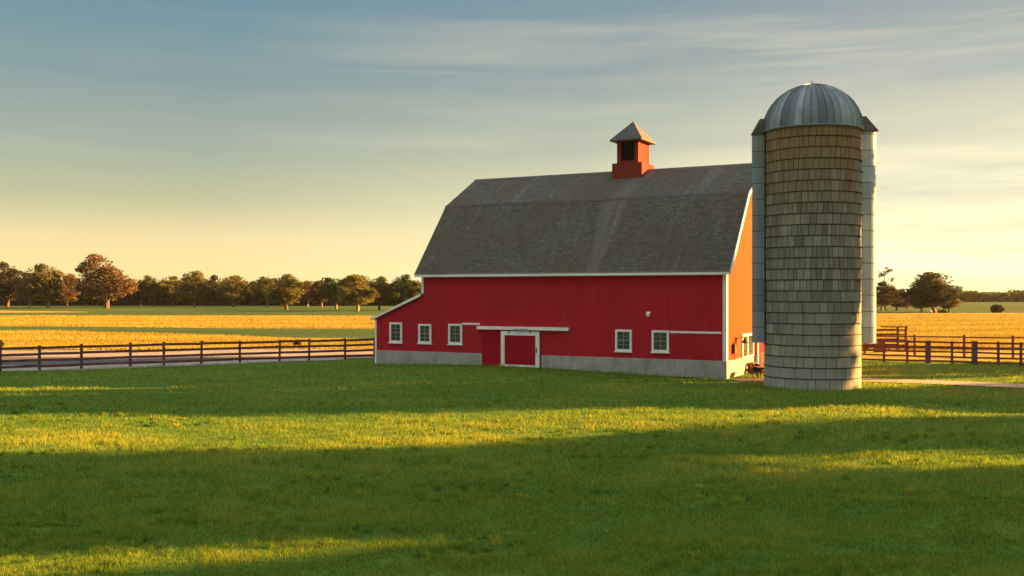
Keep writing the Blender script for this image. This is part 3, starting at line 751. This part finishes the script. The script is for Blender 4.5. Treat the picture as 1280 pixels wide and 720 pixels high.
# unseen trees outside the right edge, crowns shaped to shade lawn and silo
TAN = math.tan(SUN_EL); SH = math.tan(math.pi/2-SUN_AZ)
def unseen_shade_tree(X, p, ells, trunk_h, n, seed, label, leaf=.26, kind='green', r=.35):
    Y = p+SH*X
    e_ = empty('unseen_shade_tree',(X,Y,0)); tag(e_,label,'tree','unseen trees beyond the right edge, shaped for their shade')
    es = [(dx, dp, h, rx, rp, rh) for (dx,dp,h,rx,rp,rh) in ells]
    link_mesh('crown', crown_mesh('crown', es, n, leaf, LEAF[kind], seed, 26, .45), e_)
    b = trunk_mb(random.Random(seed), trunk_h, r, trunk_h, 1.6, 5, .01); b.build('trunk', BARK, e_)
unseen_shade_tree(50, 26.6, [(0,2.9,7.6,4.5,4.0,5.0),(0,-.8,16.0,4.2,4.2,4.8),(0,1.3,12.4,3,2.3,2.4)], 14, 22000, 21, 'leaning leafy tree beyond the right edge, nearest the lit strip')
unseen_shade_tree(50, 21.4, [(0,0,7.6,3,2.75,4.5),(0,.2,14,3.2,3.0,5.6),(0,.6,20,3,3.2,3)], 15, 20000, 22, 'upright leafy tree beyond the right edge, second nearest the camera')
unseen_shade_tree(50, 15.2, [(0,0,8,3,3.6,6),(0,-.5,14,3,2.9,5),(0,2.9,9.2,3,2.3,4.6)], 13, 18000, 23, 'bushy tree beyond the right edge, nearest the camera')
unseen_shade_tree(52, 8.8, [(0,0,8,3,3.6,6),(0,0,14,3,3.2,6)], 13, 10000, 26, 'bushy tree beyond the right edge and behind the camera line')
unseen_shade_tree(50, 39.9, [(0,0,5.5,5,6.1,5.0),(0,1.0,10.2,5,3.5,3.8),(0,1.2,14,4,3.1,3.2)], 12, 30000, 24, 'widest spreading tree beyond the right edge')
unseen_shade_tree(33.5, 42.8, [(0,0,9.8,1.9,2.0,3.5),(0,0,13.5,2.0,2.2,4.0),(0,0,17.6,1.8,2.1,3.8)], 16, 34000, 25, 'slender tall tree added out of view beyond the right edge to shade the silo', leaf=.22)  # crown added to keep the sun off the silo staves

unseen_shade_tree(34.5, 49.3, [(0,0,4.6,1.2,1.05,3.0),(0,0,8.2,1.2,1.05,3.6),(0,0,12.4,1.2,1.05,3.6)], 13, 26000, 27, 'thin columnar tree added beyond the right edge to shade the lawn by the path', leaf=.16, r=.12)  # added to block the sun strip between barn and silo shadows
unseen_shade_tree(44, 52.6, [(0,0,3.6,2.6,1.9,3.2),(0,0,5.4,2.2,1.7,1.7)], 6, 9000, 28, 'low bushy tree added beyond the right edge to shade grass before the fence', leaf=.2, r=.15)  # added to darken the grass between path and fence
unseen_shade_tree(46, 56.2, [(0,0,3.4,2.6,2.2,3.2),(0,0,5.6,2.2,1.7,1.7)], 6, 9000, 29, 'low round tree added beyond the right edge to shade grass close by the fence', leaf=.2, r=.15)  # second low crown added for shade on the same grass
# ------------------------------------------------------------------ grass blades and straw
def blades(n, X, Y, Z, hgt, wid, rng, lean=.45):
    a = rng.uniform(0,2*math.pi,n); dx = np.cos(a)*wid; dy = np.sin(a)*wid
    lx_ = rng.normal(0,lean,n)*hgt; ly_ = rng.normal(0,lean,n)*hgt
    A = np.stack([X-dx,Y-dy,Z-.01],1); B = np.stack([X+dx,Y+dy,Z-.01],1); T = np.stack([X+lx_,Y+ly_,Z+hgt],1)
    return np.stack([A,B,T],1).reshape(-1,3)
rng = np.random.default_rng(11); n = 620000
y0, y1 = 11.0, 66.0; u = rng.uniform(0,1,n); Y = 1/(1/y0-u*(1/y0-1/y1)) ; Y = Y**1.0
X = rng.uniform(-1,1,n)*(.58*Y+1.5)
# tufts
tx = np.sin(X*2.1+np.sin(Y*1.7)*1.3)*np.sin(Y*2.6+np.sin(X*1.1)*1.7)
big = np.sin(X*.35+1)*np.sin(Y*.5+X*.1)
lxv = X-B0.x; lyv = Y-B0.y; la = lxv*.885-lyv*.4655; lv = lxv*.4655+lyv*.885
keep = ~((lv > -.12) & (la < .1) & (la > -L2-.1)) & ~((la>=0)&(la<.1)&(lv>-.1)) & (np.hypot(X-SC[0],Y-SC[1]) > SR+.03) & ~on_path(X,Y)
fl = (X - lf1[0])*(lf2[1]-lf1[1])-(Y-lf1[1])*(lf2[0]-lf1[0]); keep &= ~((fl < .0) & (X < lf3[0]+.5))
X, Y, tx, big = X[keep], Y[keep], tx[keep], big[keep]; n = len(X)
Z = np.array([gz(a,b_) for a,b_ in zip(X.tolist(),Y.tolist())])
sc = np.clip(Y/16.0, 1, 3.2)
hgt = (.065+.04*np.clip(tx,-.6,1)+.02*rng.uniform(-1,1,n))*np.clip(sc,1,1.5); wid = .0065*sc
pt = np.array([noise.noise(Vector((a*.22,b_*.45,5.5)))+.6*noise.noise(Vector((a*.9,b_*1.6,1.5))) for a,b_ in zip(X.tolist(),Y.tolist())])
tone = np.clip(.38+.08*tx+.26*pt+rng.normal(0,.15,n),0,1)
weed = rng.uniform(size=n) < .012; hgt[weed] *= 1.7; hgt *= 1+.5*np.clip(pt,-.6,.8)
edge = (lv[keep] > -.6)&(lv[keep]<0)&(la[keep]<0)&(la[keep]>-L2); hgt[edge] *= 1.6
o = link_mesh('grass', np_mesh('grass', blades(n,X,Y,Z,hgt,wid,rng), 3, tone, GRASS)); tag(o,'short green lawn grass covering the foreground up to barn and fences','grass',kind='stuff')
# scattered taller tufts and broad-leaved clumps in the near lawn
rt = np.random.default_rng(31); nt_ = 4200; ty = 1/(1/12.5-rt.uniform(0,1,nt_)*(1/12.5-1/42)); txx = rt.uniform(-1,1,nt_)*(.58*ty+1)
gn = np.array([noise.noise(Vector((a*.35,b_*.6,20.5))) for a,b_ in zip(txx.tolist(),ty.tolist())]); kk = (gn > .02); txx, ty = txx[kk], ty[kk]; nt_ = len(txx)
per = 26; rad = rt.uniform(.04,.13,nt_); ang = rt.uniform(0,2*math.pi,(nt_,per)); rr_ = rad[:,None]*np.sqrt(rt.uniform(0,1,(nt_,per)))
bx_ = (txx[:,None]+np.cos(ang)*rr_).ravel(); by_ = (ty[:,None]+np.sin(ang)*rr_).ravel(); bz_ = np.repeat(np.array([gz(a,b_) for a,b_ in zip(txx.tolist(),ty.tolist())]), per)
bh_ = np.repeat(rt.uniform(.08,.17,nt_),per)*rt.uniform(.6,1.1,nt_*per); bt_ = np.clip(np.repeat(rt.normal(.33,.13,nt_),per)+rt.normal(0,.1,nt_*per),0,1)
o = link_mesh('grass_tufts', np_mesh('grass_tufts', blades(nt_*per,bx_,by_,bz_,bh_,.010*np.clip(by_/16,1,2.4),rt,.5), 3, bt_, GRASS)); tag(o,'taller grass tufts scattered through the foreground lawn','grass',kind='stuff')
# straw stubble of the golden field
n = 330000; u = rng.uniform(0,1,n); Y = 1/(1/78-u*(1/78-1/215)); X = rng.uniform(-1,1,n)*(.62*Y)
def inpx(x,y,X,Y): pass
PX = 640+F*X/Y; PY = HOR+F*HC/Y
top_e = np.interp(PX,[-700,700,1050,2400],[394.5,395,391.5,391.5]); bot_e = np.interp(PX,[-700,480,700,1050,2400],[441,436.5,437,447,460])
gs0 = np.interp(PX,[-700,100,300,700],[404,408.5,411,412]); gs1 = np.interp(PX,[-700,100,300,700],[409,415,421,432])
wob = .9*np.sin(X*.21)*np.sin(X*.083+1)
keep = (PY > top_e)&(PY < bot_e)&~((PY+wob*.6 > gs0)&(PY+wob < gs1)&(PX < 700))
X,Y = X[keep],Y[keep]; n = len(X)
hh = rng.uniform(.10,.24,n)*(1+.3*np.sin(X*.4)*np.sin(Y*.2))
tone = np.clip(rng.normal(.5,.12,n)+.16*np.sin(Y*.35+np.sin(X*.05)*2)+.1*np.sin(X*.07+Y*.9),0,1)
o = link_mesh('straw_stubble', np_mesh('straw_stubble', blades(n,X,Y,np.full(n,.03),hh,.035*np.clip(Y/90,1,2),rng,.3), 3, tone, STALK)); tag(o,'golden straw stubble covering the fields behind the fences','stubble',kind='stuff')

hm = bpy.data.materials.new('haze_air'); hm.use_nodes = True; ht_ = hm.node_tree; ht_.nodes.remove(ht_.nodes['Principled BSDF'])
pv = ht_.nodes.new('ShaderNodeVolumePrincipled'); pv.inputs['Color'].default_value = (1,.95,.88,1); pv.inputs['Density'].default_value = .000045; pv.inputs['Anisotropy'].default_value = .3
ht_.links.new(pv.outputs[0], ht_.nodes['Material Output'].inputs['Volume'])
b = MB(); b.box(-900,-60,-1.5,1100,1300,40); tag(b.build('haze', hm), 'thin warm evening haze over the fields', 'haze', kind='stuff')
# ------------------------------------------------------------------ world, sun, camera
w = bpy.data.worlds.new('World'); S.world = w; w.use_nodes = True; nt = w.node_tree; N = nt.nodes; Lk = nt.links
bg = N['Background']; bg.inputs['Strength'].default_value = SKY_STR
sky = N.new('ShaderNodeTexSky'); sky.sky_type = 'NISHITA'; sky.sun_disc = False; sky.sun_elevation = SUN_EL; sky.sun_rotation = SUN_AZ; sky.dust_density = 2.5
class WT(NT):
    def __init__(s): s.t = nt; s.n = N
k = WT(); tc = N.new('ShaderNodeTexCoord'); sep = N.new('ShaderNodeSeparateXYZ'); Lk.new(tc.outputs['Generated'], sep.inputs[0])
K = 1/(SKY_STR*2**EXPO)
def lin(r,g,b_, k_=1.0):
    f_ = lambda v: ((v/255+.055)/1.055)**2.4 if v > 10 else v/255/12.92
    return (f_(r)*k_, f_(g)*k_, f_(b_)*k_)
def zr_(y): return max(0,(HOR-y)/F/math.hypot(1,(HOR-y)/F))
left = [(0,lin(255,226,150)),(zr_(345),lin(255,232,160)),(zr_(300),lin(240,222,162)),(zr_(255),lin(188,188,146)),(zr_(190),lin(154,166,148)),(zr_(110),lin(124,148,148)),(zr_(0),lin(94,134,148)),(.42,lin(206,216,218)),(1,lin(242,248,252))]
right = [(0,lin(255,250,172,1.35)),(zr_(330),lin(255,252,196,1.4)),(zr_(270),lin(255,249,200,1.25)),(zr_(215),lin(248,238,196)),(zr_(160),lin(205,202,172)),(zr_(90),lin(166,170,158)),(zr_(0),lin(138,149,150)),(.42,lin(208,216,218)),(1,lin(242,248,252))]
cl_ = k.ramp(sep.outputs[2], left); cr_ = k.ramp(sep.outputs[2], right)
# glow grows towards the sun's side of the sky
dv = N.new('ShaderNodeVectorMath'); dv.operation = 'DOT_PRODUCT'; Lk.new(tc.outputs['Generated'], dv.inputs[0]); gaz = math.radians(32)
dv.inputs[1].default_value = (math.sin(gaz), math.cos(gaz), 0)
side = k.ramp(dv.outputs['Value'], [(.66,0.0),(.87,.32),(.975,1.0)])
c = k.mix(cl_, cr_, side)
# streaky cirrus, stretched along the horizon
mp = N.new('ShaderNodeMapping'); mp.inputs['Scale'].default_value = (1.3,1.3,17); mp.inputs['Rotation'].default_value = (0.0,math.radians(3.5),.4); Lk.new(tc.outputs['Generated'], mp.inputs[0])
n1 = k.noise(mp.outputs[0], 1.7, 7, .55)
mp2 = N.new('ShaderNodeMapping'); mp2.inputs['Scale'].default_value = (2.2,2.2,50); mp2.inputs['Rotation'].default_value = (0.0,math.radians(5),1.1); Lk.new(tc.outputs['Generated'], mp2.inputs[0])
n2 = k.noise(mp2.outputs[0], 1.3, 5, .5)
amt = k.math('MULTIPLY', k.ramp(n1, [(.47,0.0),(.66,.60)]), k.math('ADD', .10, k.math('MULTIPLY', side, 1.1)))
c = k.mix(c, lin(240,224,184), amt)
mp3 = N.new('ShaderNodeMapping'); mp3.inputs['Scale'].default_value = (1.0,1.0,13); mp3.inputs['Rotation'].default_value = (0.0,math.radians(-4),2.2); Lk.new(tc.outputs['Generated'], mp3.inputs[0])
n3 = k.noise(mp3.outputs[0], 2.1, 6, .55)
amt3 = k.math('MULTIPLY', k.ramp(n3, [(.50,0.0),(.70,.55)]), side)
c = k.mix(c, lin(150,160,160), amt3)
amt2 = k.math('MULTIPLY', k.ramp(n2, [(.62,0.0),(.72,.35)]), k.math('ADD', .3, side))
c = k.mix(c, lin(225,212,182), amt2)
c = k.mix(c, (K,K,K), 1.0, 'MULTIPLY')
# keep a share of the physical sky
c = k.mix(c, sky.outputs[0], .045)
Lk.new(c, bg.inputs['Color'])
sd = bpy.data.lights.new('sun','SUN'); sd.energy = 5.0; sd.angle = math.radians(.6); sd.color = (1,.49,.13)
so = bpy.data.objects.new('sun', sd); C.objects.link(so)
dirv = Vector((math.sin(SUN_AZ)*math.cos(SUN_EL), math.cos(SUN_AZ)*math.cos(SUN_EL), math.sin(SUN_EL)))
so.rotation_euler = dirv.to_track_quat('Z','Y').to_euler(); so.location = (60,40,40)
cd = bpy.data.cameras.new('camera'); cd.lens = 36; cd.sensor_width = 36; cd.clip_end = 8000; cd.shift_y = (HOR-360)/1280
co = bpy.data.objects.new('camera', cd); C.objects.link(co); co.location = (0,0,HC); co.rotation_euler = (math.pi/2,0,0)
S.camera = co
S.render.engine = 'CYCLES'
S.view_settings.view_transform = 'Standard'; S.view_settings.look = 'None'; S.view_settings.exposure = EXPO; S.view_settings.gamma = 1
S.render.resolution_x = 1024; S.render.resolution_y = 576
